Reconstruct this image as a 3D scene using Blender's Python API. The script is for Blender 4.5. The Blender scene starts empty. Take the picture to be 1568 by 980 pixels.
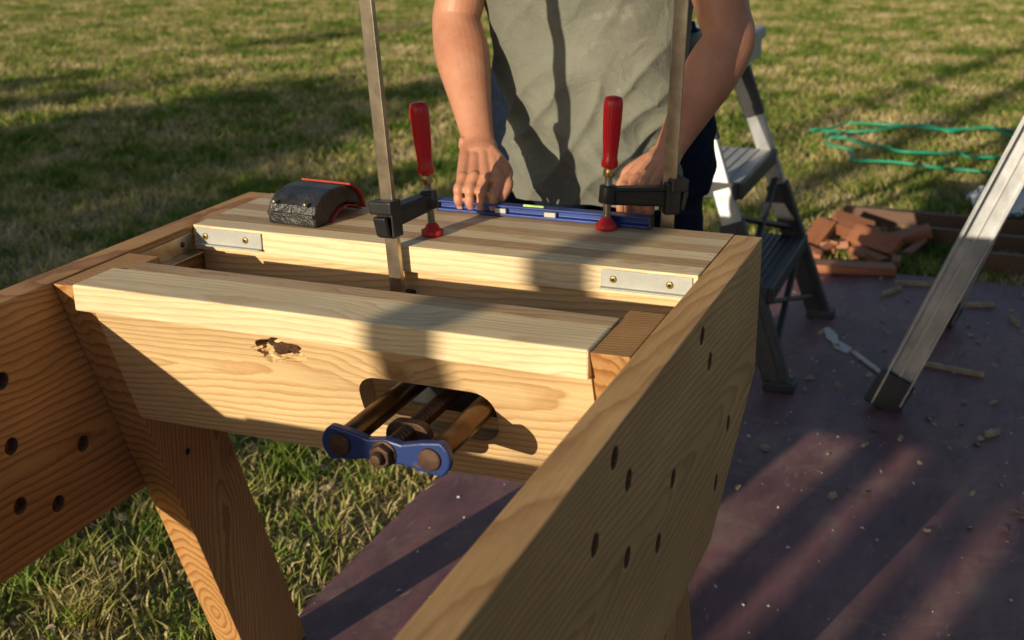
import bpy, bmesh, math, random
import numpy as np
from mathutils import Vector, Matrix, noise, Euler
random.seed(7); rng=np.random.default_rng(7)
S=bpy.context.scene
COL=S.collection
# ---------------------------------------------------------------- helpers
def link(o,parent=None):
    COL.objects.link(o)
    if parent is not None: o.parent=parent
    return o
def empty(name,loc=(0,0,0)):
    e=bpy.data.objects.new(name,None); e.location=loc; e.empty_display_size=.1
    return link(e)
def obj_bm(name,bm,mat,parent=None,loc=(0,0,0),rot=None,smooth=False):
    me=bpy.data.meshes.new(name); bm.normal_update(); bm.to_mesh(me); bm.free()
    if smooth:
        for p in me.polygons: p.use_smooth=True
    if mat: me.materials.append(mat)
    o=bpy.data.objects.new(name,me); o.location=loc
    if rot is not None: o.rotation_euler=rot
    return link(o,parent)
def bevel(o,w=.002,seg=2,ang=40):
    m=o.modifiers.new('bev','BEVEL'); m.width=w; m.segments=seg; m.limit_method='ANGLE'; m.angle_limit=math.radians(ang)
    return o
def box(name,lo,hi,mat,parent=None,bev=.002,rot=None):
    lo=Vector(lo);hi=Vector(hi);c=(lo+hi)/2;s=(hi-lo)
    bm=bmesh.new(); bmesh.ops.create_cube(bm,size=1.0)
    for v in bm.verts: v.co=Vector((v.co.x*s.x,v.co.y*s.y,v.co.z*s.z))
    o=obj_bm(name,bm,mat,parent,c,rot)
    if bev: bevel(o,bev)
    return o
def bar(name,p0,p1,w,d,mat,parent=None,bev=.0015,side=(0,1,0)):
    p0=Vector(p0);p1=Vector(p1);z=(p1-p0);L=z.length;z.normalize()
    sd=Vector(side); x=sd.cross(z)
    if x.length<1e-4: x=Vector((1,0,0)).cross(z)
    x.normalize(); y=z.cross(x)
    bm=bmesh.new(); bmesh.ops.create_cube(bm,size=1.0)
    for v in bm.verts: v.co=Vector((v.co.x*w,v.co.y*d,v.co.z*L))
    o=obj_bm(name,bm,mat,parent)
    M=Matrix((x,y,z)).transposed().to_4x4(); M.translation=(p0+p1)/2
    o.matrix_local=M
    if bev: bevel(o,bev)
    return o
def cyl(name,p0,p1,r0,r1,mat,parent=None,seg=28,bev=.001):
    p0=Vector(p0);p1=Vector(p1);z=(p1-p0);L=z.length
    bm=bmesh.new(); bmesh.ops.create_cone(bm,cap_ends=True,segments=seg,radius1=r0,radius2=r1,depth=L)
    o=obj_bm(name,bm,mat,parent,smooth=True)
    M=z.to_track_quat('Z','Y').to_matrix().to_4x4(); M.translation=(p0+p1)/2; o.matrix_local=M
    if bev: bevel(o,bev,2,50)
    return o
def lathe(name,prof,p0,axis,mat,parent=None,seg=28):
    bm=bmesh.new(); rings=[]
    for r,h in prof:
        rings.append([bm.verts.new((r*math.cos(2*math.pi*i/seg),r*math.sin(2*math.pi*i/seg),h)) for i in range(seg)])
    for a,b in zip(rings,rings[1:]):
        for i in range(seg): bm.faces.new((a[i],a[(i+1)%seg],b[(i+1)%seg],b[i]))
    bm.faces.new(rings[0][::-1]); bm.faces.new(rings[-1])
    o=obj_bm(name,bm,mat,parent,smooth=True)
    M=Vector(axis).to_track_quat('Z','Y').to_matrix().to_4x4(); M.translation=Vector(p0); o.matrix_local=M
    return o
def prism(name,pts,axis,a,b,mat,parent=None,bev=.002,org=(0,0,0)):
    bm=bmesh.new()
    def P(u,v,w): return (w,u,v) if axis=='x' else ((u,w,v) if axis=='y' else (u,v,w))
    og=Vector(org)
    A=[bm.verts.new(Vector(P(u,v,a))-og) for u,v in pts]; B=[bm.verts.new(Vector(P(u,v,b))-og) for u,v in pts]
    bm.faces.new(A); bm.faces.new(B[::-1])
    n=len(pts)
    for i in range(n): bm.faces.new((A[i],B[i],B[(i+1)%n],A[(i+1)%n]))
    bmesh.ops.recalc_face_normals(bm,faces=bm.faces)
    o=obj_bm(name,bm,mat,parent,og)
    if bev: bevel(o,bev)
    return o
def cut(o,cutter):
    bpy.context.view_layer.update()
    m=o.modifiers.new('b','BOOLEAN'); m.operation='DIFFERENCE'; m.object=cutter; m.solver='EXACT'
    while o.modifiers[0]!=m: 
        i=list(o.modifiers).index(m); o.modifiers.move(i,0)
    others=[x for x in o.modifiers if x!=m]
    for x in others: x.show_viewport=False
    dg=bpy.context.evaluated_depsgraph_get(); dg.update()
    me=bpy.data.meshes.new_from_object(o.evaluated_get(dg))
    o.modifiers.remove(m); o.data=me
    for x in others: x.show_viewport=True
    bpy.data.objects.remove(cutter)
def apply_mods(o):
    bpy.context.view_layer.update()
    dg=bpy.context.evaluated_depsgraph_get()
    me=bpy.data.meshes.new_from_object(o.evaluated_get(dg)); o.modifiers.clear(); o.data=me
def catmull(pts,n):
    P=[np.array(p,float) for p in pts]; P=[2*P[0]-P[1]]+P+[2*P[-1]-P[-2]]
    out=[]
    for i in range(1,len(P)-2):
        for k in range(n):
            t=k/n; p0,p1,p2,p3=P[i-1:i+3]
            out.append(.5*((2*p1)+(-p0+p2)*t+(2*p0-5*p1+4*p2-p3)*t*t+(-p0+3*p1-3*p2+p3)*t**3))
    out.append(P[-2]); return out
def tube_bm(bm,pts,seg=20,n=6,side=(1,0,0)):
    C=catmull(pts,n); rings=[]
    prev=Vector(side)
    m=len(C)
    for i,c in enumerate(C):
        a=Vector(C[max(0,i-1)][:3]); b=Vector(C[min(m-1,i+1)][:3]); t=(b-a).normalized()
        x=(prev-t*prev.dot(t)).normalized(); prev=x; y=t.cross(x)
        rings.append((Vector(c[:3]),x,y,t,max(c[3],.001),max(c[4],.001)))
    R=[]
    def ring(c,x,y,ra,rb): return [bm.verts.new(c+x*ra*math.cos(2*math.pi*k/seg)+y*rb*math.sin(2*math.pi*k/seg)) for k in range(seg)]
    c,x,y,t,ra,rb=rings[0]
    for q in (80,50,25):
        s=math.radians(q); R.append(ring(c-t*min(ra,rb)*math.sin(s),x,y,ra*math.cos(s),rb*math.cos(s)))
    for c,x,y,t,ra,rb in rings: R.append(ring(c,x,y,ra,rb))
    for q in (25,50,80):
        s=math.radians(q); R.append(ring(c+t*min(ra,rb)*math.sin(s),x,y,ra*math.cos(s),rb*math.cos(s)))
    for a,b in zip(R,R[1:]):
        for i in range(seg): bm.faces.new((a[i],a[(i+1)%seg],b[(i+1)%seg],b[i]))
    bm.faces.new(R[0][::-1]); bm.faces.new(R[-1])
def remesh(o,vs,sm=4,smf=.5):
    m=o.modifiers.new('r','REMESH'); m.mode='VOXEL'; m.voxel_size=vs; m.use_smooth_shade=True
    s=o.modifiers.new('s','SMOOTH'); s.iterations=sm; s.factor=smf
    apply_mods(o)
# ---------------------------------------------------------------- materials
def newmat(name):
    m=bpy.data.materials.new(name); m.use_nodes=True; nt=m.node_tree; nt.nodes.clear()
    out=nt.nodes.new('ShaderNodeOutputMaterial'); b=nt.nodes.new('ShaderNodeBsdfPrincipled'); nt.links.new(b.outputs[0],out.inputs[0])
    return m,nt,b
def nd(nt,t,**k):
    n=nt.nodes.new(t)
    for a,v in k.items(): setattr(n,a,v)
    return n
def ramp(nt,stops,interp='LINEAR'):
    r=nd(nt,'ShaderNodeValToRGB'); r.color_ramp.interpolation=interp
    e=r.color_ramp.elements
    while len(e)<len(stops): e.new(.5)
    for i,(p,c) in enumerate(stops):
        e[i].position=p; e[i].color=(c[0],c[1],c[2],1) if hasattr(c,'__len__') else (c,c,c,1)
    return r
def mixc(nt,a,b,fac,mode='MIX'):
    m=nd(nt,'ShaderNodeMix',data_type='RGBA',blend_type=mode)
    for sock,v in ((m.inputs[0],fac),(m.inputs[6],a),(m.inputs[7],b)):
        if isinstance(v,bpy.types.NodeSocket): nt.links.new(v,sock)
        else: sock.default_value=v if isinstance(v,(int,float)) else (v[0],v[1],v[2],1)
    return m.outputs[2]
def noise_n(nt,vec,scale,detail=4,rough=.6,dist=0):
    n=nd(nt,'ShaderNodeTexNoise'); n.inputs['Scale'].default_value=scale; n.inputs['Detail'].default_value=detail
    n.inputs['Roughness'].default_value=rough; n.inputs['Distortion'].default_value=dist
    if vec is not None: nt.links.new(vec,n.inputs['Vector'])
    return n.outputs['Fac']
def vmath(nt,op,a,b):
    n=nd(nt,'ShaderNodeVectorMath',operation=op)
    for i,v in enumerate((a,b)):
        if isinstance(v,bpy.types.NodeSocket): nt.links.new(v,n.inputs[i])
        else: n.inputs[i].default_value=v
    return n.outputs[0]
def math_n(nt,op,a,b):
    n=nd(nt,'ShaderNodeMath',operation=op)
    for i,v in enumerate((a,b)):
        if isinstance(v,bpy.types.NodeSocket): nt.links.new(v,n.inputs[i])
        else: n.inputs[i].default_value=v
    return n.outputs[0]
def bump(nt,b,h,strength=.3,dist=.002):
    n=nd(nt,'ShaderNodeBump'); n.inputs['Strength'].default_value=strength; n.inputs['Distance'].default_value=dist
    nt.links.new(h,n.inputs['Height']); nt.links.new(n.outputs[0],b.inputs['Normal'])
def simple(name,col,rough=.5,metal=0,nscale=30,var=.25,bs=.15,bd=.001,spec=.5):
    m,nt,b=newmat(name); tc=nd(nt,'ShaderNodeTexCoord')
    f=noise_n(nt,tc.outputs['Object'],nscale,5,.65)
    r=ramp(nt,[(.3,[c*(1-var) for c in col]),(.7,[min(1,c*(1+var)) for c in col])]); nt.links.new(f,r.inputs[0])
    nt.links.new(r.outputs[0],b.inputs['Base Color']); b.inputs['Roughness'].default_value=rough; b.inputs['Metallic'].default_value=metal
    b.inputs['Specular IOR Level'].default_value=spec
    if bs: bump(nt,b,noise_n(nt,tc.outputs['Object'],nscale*6,4),bs,bd)
    return m
def wood(name,light,dark,axis='X',spacing=.007,rough=.55,tilt=2.5,off=.06,contrast=1.0,blotch=.25,knots=True,vmin=.88,vmax=1.08):
    m,nt,b=newmat(name); tc=nd(nt,'ShaderNodeTexCoord'); oi=nd(nt,'ShaderNodeObjectInfo')
    mul=nd(nt,'ShaderNodeVectorMath',operation='SCALE'); 
    wn=nd(nt,'ShaderNodeTexWhiteNoise',noise_dimensions='1D'); nt.links.new(oi.outputs['Random'],wn.inputs['W'])
    sub=vmath(nt,'SUBTRACT',wn.outputs['Color'],(.5,.5,.5)); nt.links.new(sub,mul.inputs[0]); mul.inputs['Scale'].default_value=off*2
    v=vmath(nt,'ADD',tc.outputs['Object'],mul.outputs[0])
    mp=nd(nt,'ShaderNodeMapping')
    ax='XYZ'.index(axis); t=math.radians(tilt); rot=[0,0,0]; rot[(ax+1)%3]=t; rot[(ax+2)%3]=t*.7; mp.inputs['Rotation'].default_value=rot
    nt.links.new(v,mp.inputs['Vector'])
    sc=[1,1,1]; sc[ax]=.22
    vs=vmath(nt,'MULTIPLY',mp.outputs[0],tuple(sc))
    nz=nd(nt,'ShaderNodeTexNoise'); nz.inputs['Scale'].default_value=9; nz.inputs['Detail'].default_value=3; nt.links.new(vs,nz.inputs['Vector'])
    w=vmath(nt,'SUBTRACT',nz.outputs['Color'],(.5,.5,.5)); ws=nd(nt,'ShaderNodeVectorMath',operation='SCALE'); nt.links.new(w,ws.inputs[0]); ws.inputs['Scale'].default_value=.045
    vw=vmath(nt,'ADD',mp.outputs[0],ws.outputs[0])
    ks=[1,1,1]; ks[ax]=.55
    vo=nd(nt,'ShaderNodeTexVoronoi'); vo.inputs['Scale'].default_value=5.5; nt.links.new(vmath(nt,'ADD',vmath(nt,'MULTIPLY',v,tuple(ks)),(3.1,1.7,.4)),vo.inputs['Vector'])
    kd=vo.outputs['Distance']
    if knots:
        kw=ramp(nt,[(0,1),(.10,.45),(.30,0)]); nt.links.new(kd,kw.inputs[0])
        off_=nd(nt,'ShaderNodeVectorMath',operation='SCALE'); d=[.03,.03,.03]; d[ax]=0; off_.inputs[0].default_value=d; nt.links.new(kw.outputs[0],off_.inputs['Scale'])
        vw=vmath(nt,'ADD',vw,off_.outputs[0])
    wv=nd(nt,'ShaderNodeTexWave',wave_type='RINGS',rings_direction=axis,wave_profile='SAW'); wv.inputs['Scale'].default_value=2*math.pi/(20*spacing)
    wv.inputs['Distortion'].default_value=1.0; wv.inputs['Detail'].default_value=2; wv.inputs['Detail Scale'].default_value=2
    nt.links.new(vw,wv.inputs['Vector'])
    r=ramp(nt,[(0,light),(.45,[l*.9+d*.1 for l,d in zip(light,dark)]),(.88,[l*(1-.75*contrast)+d*.75*contrast for l,d in zip(light,dark)]),(1,light)])
    nt.links.new(wv.outputs['Fac'],r.inputs[0])
    sf=[60,60,60]; sf[ax]=1.5
    fv=vmath(nt,'MULTIPLY',v,tuple(sf)); fn=noise_n(nt,fv,6,4,.7)
    fr=ramp(nt,[(.3,.78),(.7,1.12)]); nt.links.new(fn,fr.inputs[0])
    c=mixc(nt,r.outputs[0],fr.outputs[0],.8,'MULTIPLY')
    sb=[1,1,1]; sb[ax]=.35
    bn=noise_n(nt,vmath(nt,'MULTIPLY',v,tuple(sb)),7,4,.65)
    br=ramp(nt,[(.3,[1-blotch*.8,1-blotch,1-blotch*1.2]),(.7,[1.06,1.04,1.0])]); nt.links.new(bn,br.inputs[0])
    c=mixc(nt,c,br.outputs[0],1.0,'MULTIPLY')
    # faint handling marks / mill glaze across the boards
    gm=noise_n(nt,v,24,6,.75,.5); gr=ramp(nt,[(.60,0),(.74,.22)]); nt.links.new(gm,gr.inputs[0])
    c=mixc(nt,c,[x*.55 for x in light],gr.outputs[0])
    if knots:
        kc=ramp(nt,[(0,1),(.045,.9),(.075,.25),(.13,0)]); nt.links.new(kd,kc.inputs[0])
        c=mixc(nt,c,[x*.75 for x in dark],math_n(nt,'MULTIPLY',kc.outputs[0],.85))
    rv=nd(nt,'ShaderNodeMapRange'); rv.inputs[3].default_value=vmin; rv.inputs[4].default_value=vmax; nt.links.new(oi.outputs['Random'],rv.inputs[0])
    hs=nd(nt,'ShaderNodeHueSaturation'); nt.links.new(c,hs.inputs['Color']); nt.links.new(rv.outputs[0],hs.inputs['Value'])
    nt.links.new(hs.outputs[0],b.inputs['Base Color'])
    b.inputs['Roughness'].default_value=rough; b.inputs['Specular IOR Level'].default_value=.35
    h=math_n(nt,'ADD',math_n(nt,'MULTIPLY',wv.outputs['Fac'],-.4),fn)
    bump(nt,b,h,.35,.0006)
    return m
FIR_L=(.60,.33,.125); FIR_D=(.28,.095,.025)
PIN_L=(.86,.72,.47); PIN_D=(.62,.40,.19)
fir_y=wood('fir_apron',FIR_L,FIR_D,'Y',.012,tilt=3.0,off=.05)
fir_ry=wood('fir_apron_pale',(.66,.41,.175),(.38,.17,.055),'Y',.010,tilt=4.0,off=.05,contrast=.85)
fir_z=wood('fir_leg',(.58,.33,.13),FIR_D,'Z',.008)
pine_x=wood('pine_board',PIN_L,PIN_D,'X',.008,tilt=2,contrast=.75)
pine_xs=wood('pine_strip',(.78,.57,.34),(.50,.28,.12),'X',.005,tilt=1,blotch=.3,vmin=.78,vmax=1.1)
fir_x=wood('fir_cross_board',(.84,.63,.35),(.54,.29,.11),'X',.010,tilt=4,off=.04,contrast=.9)
wood_scrap=wood('scrap_wood',(.40,.17,.09),(.22,.08,.04),'X',.008,knots=False)
darkw=wood('weathered_board',(.16,.09,.06),(.08,.045,.03),'Z',.01,knots=False)
shadow_fence_w=wood('shadow_fence_wood',(.30,.22,.15),(.16,.11,.07),'Z',.01,rough=.8)  # for the added, unseen fence that shades the deck
hole_shade=simple('drilled_hole_shade',(.18,.09,.045),.9,0,80,.3,.3)  # dark tone paints in the shade inside the apron holes
steel=simple('clamp_steel',(.40,.34,.26),.33,.9,25,.35,.1)
blackiron=simple('black_iron',(.02,.02,.022),.42,.2,40,.3,.2)
redplast=simple('red_lacquer',(.60,.010,.02),.28,0,12,.18,.05)
reddark=simple('red_pad',(.50,.02,.015),.45,0,30,.2)
brass=simple('brass_collar',(.45,.30,.12),.35,.85)
alu=simple('aluminium',(.55,.56,.57),.38,.75,14,.18,.08)
alud=simple('aluminium_worn',(.42,.43,.45),.48,.6,9,.35,.15)
alub=simple('bracket_aluminium',(.43,.43,.40),.6,.3,20,.15,.1)
zinc=simple('yellow_zinc_screw',(.50,.38,.12),.35,.8)
blue=simple('blue_enamel',(.012,.04,.22),.38,.1,30,.3,.12)
def wornblue():
    m,nt,b=newmat('worn_blue_enamel'); tc=nd(nt,'ShaderNodeTexCoord'); P=tc.outputs['Object']
    f=noise_n(nt,P,70,6,.7); r=ramp(nt,[(.60,0),(.66,1)]); nt.links.new(f,r.inputs[0])
    c=mixc(nt,(.014,.040,.17),(.10,.055,.03),r.outputs[0]); nt.links.new(c,b.inputs['Base Color']); b.inputs['Roughness'].default_value=.42
    bump(nt,b,f,.3,.001); return m
blue2=wornblue()
bronze=simple('oily_steel',(.10,.058,.030),.3,.75,20,.45,.15)
rust=simple('rusty_steel',(.10,.055,.035),.6,.5,60,.4,.4)
blkplast=simple('black_plastic',(.035,.037,.042),.5,0,20,.25,.15)
grayplast=simple('gray_plastic',(.42,.42,.42),.5,0,20,.12,.1)
rubber=simple('black_rubber',(.030,.029,.028),.28,0,24,.7,.7,.004)
sandp=simple('red_sandpaper',(.38,.045,.03),.8,0,200,.3,.5)
white=simple('white_chip',(.62,.60,.55),.7,0,40,.15,.2)
hosem=simple('green_hose',(.01,.32,.18),.4,0,20,.2,.05)
jeansm=simple('denim',(.010,.016,.032),.95,0,90,.35,0,.0008,.08)
shoem=simple('boot_leather',(.10,.06,.035),.6)
hairm=simple('hair',(.05,.03,.018),.7,0,120,.5,.8,.004)
vial=simple('level_vial',(.55,.75,.25),.1,0)
def skinmat():
    m,nt,b=newmat('skin'); tc=nd(nt,'ShaderNodeTexCoord')
    f=noise_n(nt,tc.outputs['Object'],14,6,.65); r=ramp(nt,[(.3,(.43,.175,.10)),(.72,(.58,.29,.18))]); nt.links.new(f,r.inputs[0])
    f2=noise_n(nt,tc.outputs['Object'],150,3,.6); r2=ramp(nt,[(.62,0),(.72,.45)]); nt.links.new(f2,r2.inputs[0])
    c=mixc(nt,r.outputs[0],(.30,.11,.06),r2.outputs[0])
    nt.links.new(c,b.inputs['Base Color']); b.inputs['Roughness'].default_value=.48
    b.inputs['Subsurface Weight'].default_value=.10; b.inputs['Subsurface Radius'].default_value=(.01,.004,.002); b.inputs['Subsurface Scale'].default_value=.4
    bump(nt,b,noise_n(nt,tc.outputs['Object'],220,4),.35,.0008); return m
skin=skinmat()
nailm=simple('nail',(.60,.34,.26),.3)
def shirtmat():
    m,nt,b=newmat('olive_cotton'); tc=nd(nt,'ShaderNodeTexCoord')
    f=noise_n(nt,tc.outputs['Object'],5,6,.65); r=ramp(nt,[(.3,(.145,.150,.122)),(.7,(.225,.228,.185))]); nt.links.new(f,r.inputs[0])
    f2=noise_n(nt,tc.outputs['Object'],26,3,.5); r2=ramp(nt,[(.64,0),(.72,1)]); nt.links.new(f2,r2.inputs[0])
    c=mixc(nt,r.outputs[0],(.32,.31,.26),math_n(nt,'MULTIPLY',r2.outputs[0],.5))
    f3=noise_n(nt,tc.outputs['Object'],900,2,.5); r3=ramp(nt,[(.3,.75),(.7,1.2)]); nt.links.new(f3,r3.inputs[0])
    c=mixc(nt,c,r3.outputs[0],.8,'MULTIPLY')
    nt.links.new(c,b.inputs['Base Color']); b.inputs['Roughness'].default_value=.9; b.inputs['Specular IOR Level'].default_value=.15
    b.inputs['Sheen Weight'].default_value=.2
    h=math_n(nt,'ADD',noise_n(nt,tc.outputs['Object'],600,2),math_n(nt,'MULTIPLY',noise_n(nt,tc.outputs['Object'],22,4,.5,1.2),5))
    bump(nt,b,h,.6,.002); return m
shirtm=shirtmat()
def deckmat():
    m,nt,b=newmat('painted_plywood'); tc=nd(nt,'ShaderNodeTexCoord'); g=nd(nt,'ShaderNodeNewGeometry'); P=g.outputs['Position']
    f=noise_n(nt,P,1.6,6,.62); r=ramp(nt,[(.28,(.135,.062,.072)),(.52,(.19,.086,.094)),(.75,(.25,.122,.114))]); nt.links.new(f,r.inputs[0])
    f2=noise_n(nt,vmath(nt,'MULTIPLY',P,(1,.25,1)),11,5,.7); r2=ramp(nt,[(.35,.62),(.65,1.25)]); nt.links.new(f2,r2.inputs[0])
    c=mixc(nt,r.outputs[0],r2.outputs[0],.8,'MULTIPLY')
    f3=noise_n(nt,P,3.3,8,.75,.4); r3=ramp(nt,[(.50,0),(.70,.65)]); nt.links.new(f3,r3.inputs[0])
    c=mixc(nt,c,(.34,.25,.20),r3.outputs[0])
    vo=nd(nt,'ShaderNodeTexVoronoi'); vo.inputs['Scale'].default_value=26; nt.links.new(P,vo.inputs['Vector'])
    r4=ramp(nt,[(.03,1),(.06,0)]); nt.links.new(vo.outputs['Distance'],r4.inputs[0])
    f5=noise_n(nt,P,4,2); r5=ramp(nt,[(.48,0),(.58,1)]); nt.links.new(f5,r5.inputs[0])
    c=mixc(nt,c,(.52,.42,.30),math_n(nt,'MULTIPLY',r4.outputs[0],r5.outputs[0]))
    f6=noise_n(nt,vmath(nt,'MULTIPLY',P,(6,1,1)),7,5,.7,.6); r6=ramp(nt,[(.62,0),(.69,.5)]); nt.links.new(f6,r6.inputs[0])
    c=mixc(nt,c,(.40,.30,.25),r6.outputs[0])
    f7=noise_n(nt,P,.8,3,.6); r7=ramp(nt,[(.58,0),(.62,.35)]); nt.links.new(f7,r7.inputs[0])
    c=mixc(nt,c,(.10,.055,.055),r7.outputs[0])
    nt.links.new(c,b.inputs['Base Color'])
    rr=ramp(nt,[(.3,.42),(.7,.66)]); nt.links.new(f3,rr.inputs[0]); nt.links.new(rr.outputs[0],b.inputs['Roughness'])
    bump(nt,b,math_n(nt,'ADD',f2,f3),.5,.005); return m
deckm=deckmat()
def groundmat():
    m,nt,b=newmat('lawn_soil'); g=nd(nt,'ShaderNodeNewGeometry'); P=g.outputs['Position']
    f=noise_n(nt,P,1.0,6,.65); r=ramp(nt,[(.3,(.10,.12,.03)),(.5,(.19,.17,.07)),(.7,(.34,.27,.14))]); nt.links.new(f,r.inputs[0])
    f2=noise_n(nt,P,45,5,.7); r2=ramp(nt,[(.3,.45),(.7,1.25)]); nt.links.new(f2,r2.inputs[0])
    c=mixc(nt,r.outputs[0],r2.outputs[0],1,'MULTIPLY'); nt.links.new(c,b.inputs['Base Color']); b.inputs['Roughness'].default_value=.95
    bump(nt,b,f2,.8,.02); return m
groundm=groundmat()
def grassmat():
    m,nt,b=newmat('grass_blades'); g=nd(nt,'ShaderNodeNewGeometry'); P=g.outputs['Position']
    at=nd(nt,'ShaderNodeAttribute',attribute_name='tone')
    f=noise_n(nt,P,1.7,6,.74); f=math_n(nt,'ADD',math_n(nt,'MULTIPLY',f,3.4),math_n(nt,'MULTIPLY',at.outputs['Fac'],.6))
    f=math_n(nt,'SUBTRACT',math_n(nt,'MULTIPLY',f,.5),.43)
    cr=ramp(nt,[(.26,(.09,.18,.022)),(.44,(.20,.29,.045)),(.54,(.40,.38,.11)),(.66,(.62,.51,.25)),(.85,(.74,.62,.38))])
    nt.links.new(f,cr.inputs[0])
    f3=noise_n(nt,P,9,4,.7); r3=ramp(nt,[(.3,.50),(.7,1.35)]); nt.links.new(f3,r3.inputs[0])
    c=mixc(nt,cr.outputs[0],r3.outputs[0],1,'MULTIPLY')
    nt.links.new(c,b.inputs['Base Color'])
    b.inputs['Roughness'].default_value=.6; b.inputs['Specular IOR Level'].default_value=.25
    tr=nd(nt,'ShaderNodeBsdfTranslucent'); nt.links.new(c,tr.inputs[0])
    mx=nd(nt,'ShaderNodeMixShader'); mx.inputs[0].default_value=.3
    nt.links.new(b.outputs[0],mx.inputs[1]); nt.links.new(tr.outputs[0],mx.inputs[2])
    nt.links.new(mx.outputs[0],[n for n in nt.nodes if n.type=='OUTPUT_MATERIAL'][0].inputs[0]); return m
grassm=grassmat()
def leafmat(name,c1,c2):
    m,nt,b=newmat(name); at=nd(nt,'ShaderNodeAttribute',attribute_name='tone')
    r=ramp(nt,[(0,c1),(1,c2)]); nt.links.new(at.outputs['Fac'],r.inputs[0]); nt.links.new(r.outputs[0],b.inputs['Base Color']); b.inputs['Roughness'].default_value=.6
    return m
leafm=leafmat('leaves',(.03,.06,.015),(.09,.12,.03))
barkm=simple('bark',(.12,.085,.06),.9,0,25,.4,.8,.01)
# ---------------------------------------------------------------- camera / light
cam=bpy.data.cameras.new('camera'); co=bpy.data.objects.new('camera',cam); COL.objects.link(co)
cam.sensor_width=36; cam.lens=36*1890/1568; cam.clip_end=500; cam.clip_start=.02
co.location=(0,0,1.373); co.rotation_euler=[math.radians(a) for a in (70.7223,.61356,21.6854)]
cam.dof.use_dof=True; cam.dof.focus_distance=1.75; cam.dof.aperture_fstop=6.3
S.camera=co
EL,AZ=13.2,15.0
TA=math.tan(math.radians(AZ))
sun=bpy.data.lights.new('sun','SUN'); so=bpy.data.objects.new('sun',sun); COL.objects.link(so)
sun.energy=5.0; sun.angle=math.radians(.5); sun.color=(1,.85,.62); so.rotation_euler=(math.radians(90-EL),0,math.radians(-AZ)); so.location=(-3,-10,5)
W=bpy.data.worlds.new('World'); S.world=W; W.use_nodes=True; nt=W.node_tree
sky=nt.nodes.new('ShaderNodeTexSky'); sky.sky_type='NISHITA'; sky.sun_disc=False; sky.sun_elevation=math.radians(EL); sky.sun_rotation=math.radians(180+AZ)
bg=nt.nodes['Background']; nt.links.new(sky.outputs[0],bg.inputs[0]); bg.inputs[1].default_value=.095
S.view_settings.view_transform='Standard'; S.view_settings.look='None'; S.view_settings.exposure=0
# ---------------------------------------------------------------- ground, deck
bm=bmesh.new(); bmesh.ops.create_grid(bm,x_segments=120,y_segments=120,size=150)
obj_bm('ground',bm,groundm,loc=(0,0,-.03))
deck=empty('plywood_deck')
xs=[-1.21,1.23,3.67]; ys=[-3.2,.9,4.62]
for i in range(2):
    for j in range(2):
        box('sheet_%d%d'%(i,j),(xs[i]+.0015,ys[j]+.0015,-.02),(xs[i+1]-.0015,ys[j+1]-.0015,0),deckm,deck,.002)
def grass_tile(n,hmin,hmax,w):
    px=rng.random(n);py=rng.random(n)
    cl=rng.random((40,2)); ci=rng.integers(0,40,n//3)
    px[:n//3]=(cl[ci,0]+rng.normal(0,.03,n//3))%1; py[:n//3]=(cl[ci,1]+rng.normal(0,.03,n//3))%1
    h=rng.uniform(hmin,hmax,n);h[:n//3]*=1.35;a=rng.uniform(0,2*np.pi,n);ln=rng.uniform(.2,1.3,n)*h; d=rng.uniform(0,2*np.pi,n)
    ww=w*rng.uniform(.6,1.4,n)
    V=np.zeros((n,5,3)); dx=np.cos(a)*ww/2; dy=np.sin(a)*ww/2
    lx=np.cos(d)*ln; ly=np.sin(d)*ln
    V[:,0]=np.c_[px-dx,py-dy,np.zeros(n)];V[:,1]=np.c_[px+dx,py+dy,np.zeros(n)]
    V[:,2]=np.c_[px+dx*.8+lx*.35,py+dy*.8+ly*.35,h*.6];V[:,3]=np.c_[px-dx*.8+lx*.35,py-dy*.8+ly*.35,h*.6]
    V[:,4]=np.c_[px+lx,py+ly,h]
    me=bpy.data.meshes.new('grass_tile'); me.vertices.add(n*5); me.vertices.foreach_set('co',V.reshape(-1))
    base=np.arange(n)*5
    q=np.stack([base,base+1,base+2,base+3],1); t=np.stack([base+3,base+2,base+4],1)
    loops=np.concatenate([q,t],1).reshape(-1)
    me.loops.add(len(loops)); me.loops.foreach_set('vertex_index',loops.astype(np.int32))
    st=np.stack([np.arange(n)*7,np.arange(n)*7+4],1).reshape(-1)
    me.polygons.add(2*n); me.polygons.foreach_set('loop_start',st.astype(np.int32))
    me.update(calc_edges=True); me.validate()
    tone=rng.random(n); tone[:n//3]*=.5
    at=me.attributes.new('tone','FLOAT','POINT'); at.data.foreach_set('value',np.repeat(tone,5).astype(np.float32))
    me.materials.append(grassm); return me
near=[grass_tile(6500,.015,.055,.0060) for _ in range(3)]
far=[grass_tile(3200,.025,.065,.011) for _ in range(3)]
lawn=empty('grass_lawn')
def visible(x,y):
    f=y*.928-x*.373; r=x*.928+y*.373
    return f>.3 and abs(r)<f*.47+1.2 and f<20
for ix in range(-15,9):
    for iy in range(-1,20):
        x,y=ix+.0-.21,iy-.38
        cx,cy=x+.5,y+.5
        if not visible(cx,cy): continue
        if cx>-1.21 and cy<4.62: continue
        dist=math.hypot(cx,cy)
        me=random.choice(near if dist<7 else far)
        o=bpy.data.objects.new('grass_patch',me); k=random.randrange(4)
        ang=k*math.pi/2; off={0:(0,0),1:(1,0),2:(1,1),3:(0,1)}[k]
        o.location=(x+off[0],y+off[1],-.032); o.rotation_euler=(0,0,ang); link(o,lawn)
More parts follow.
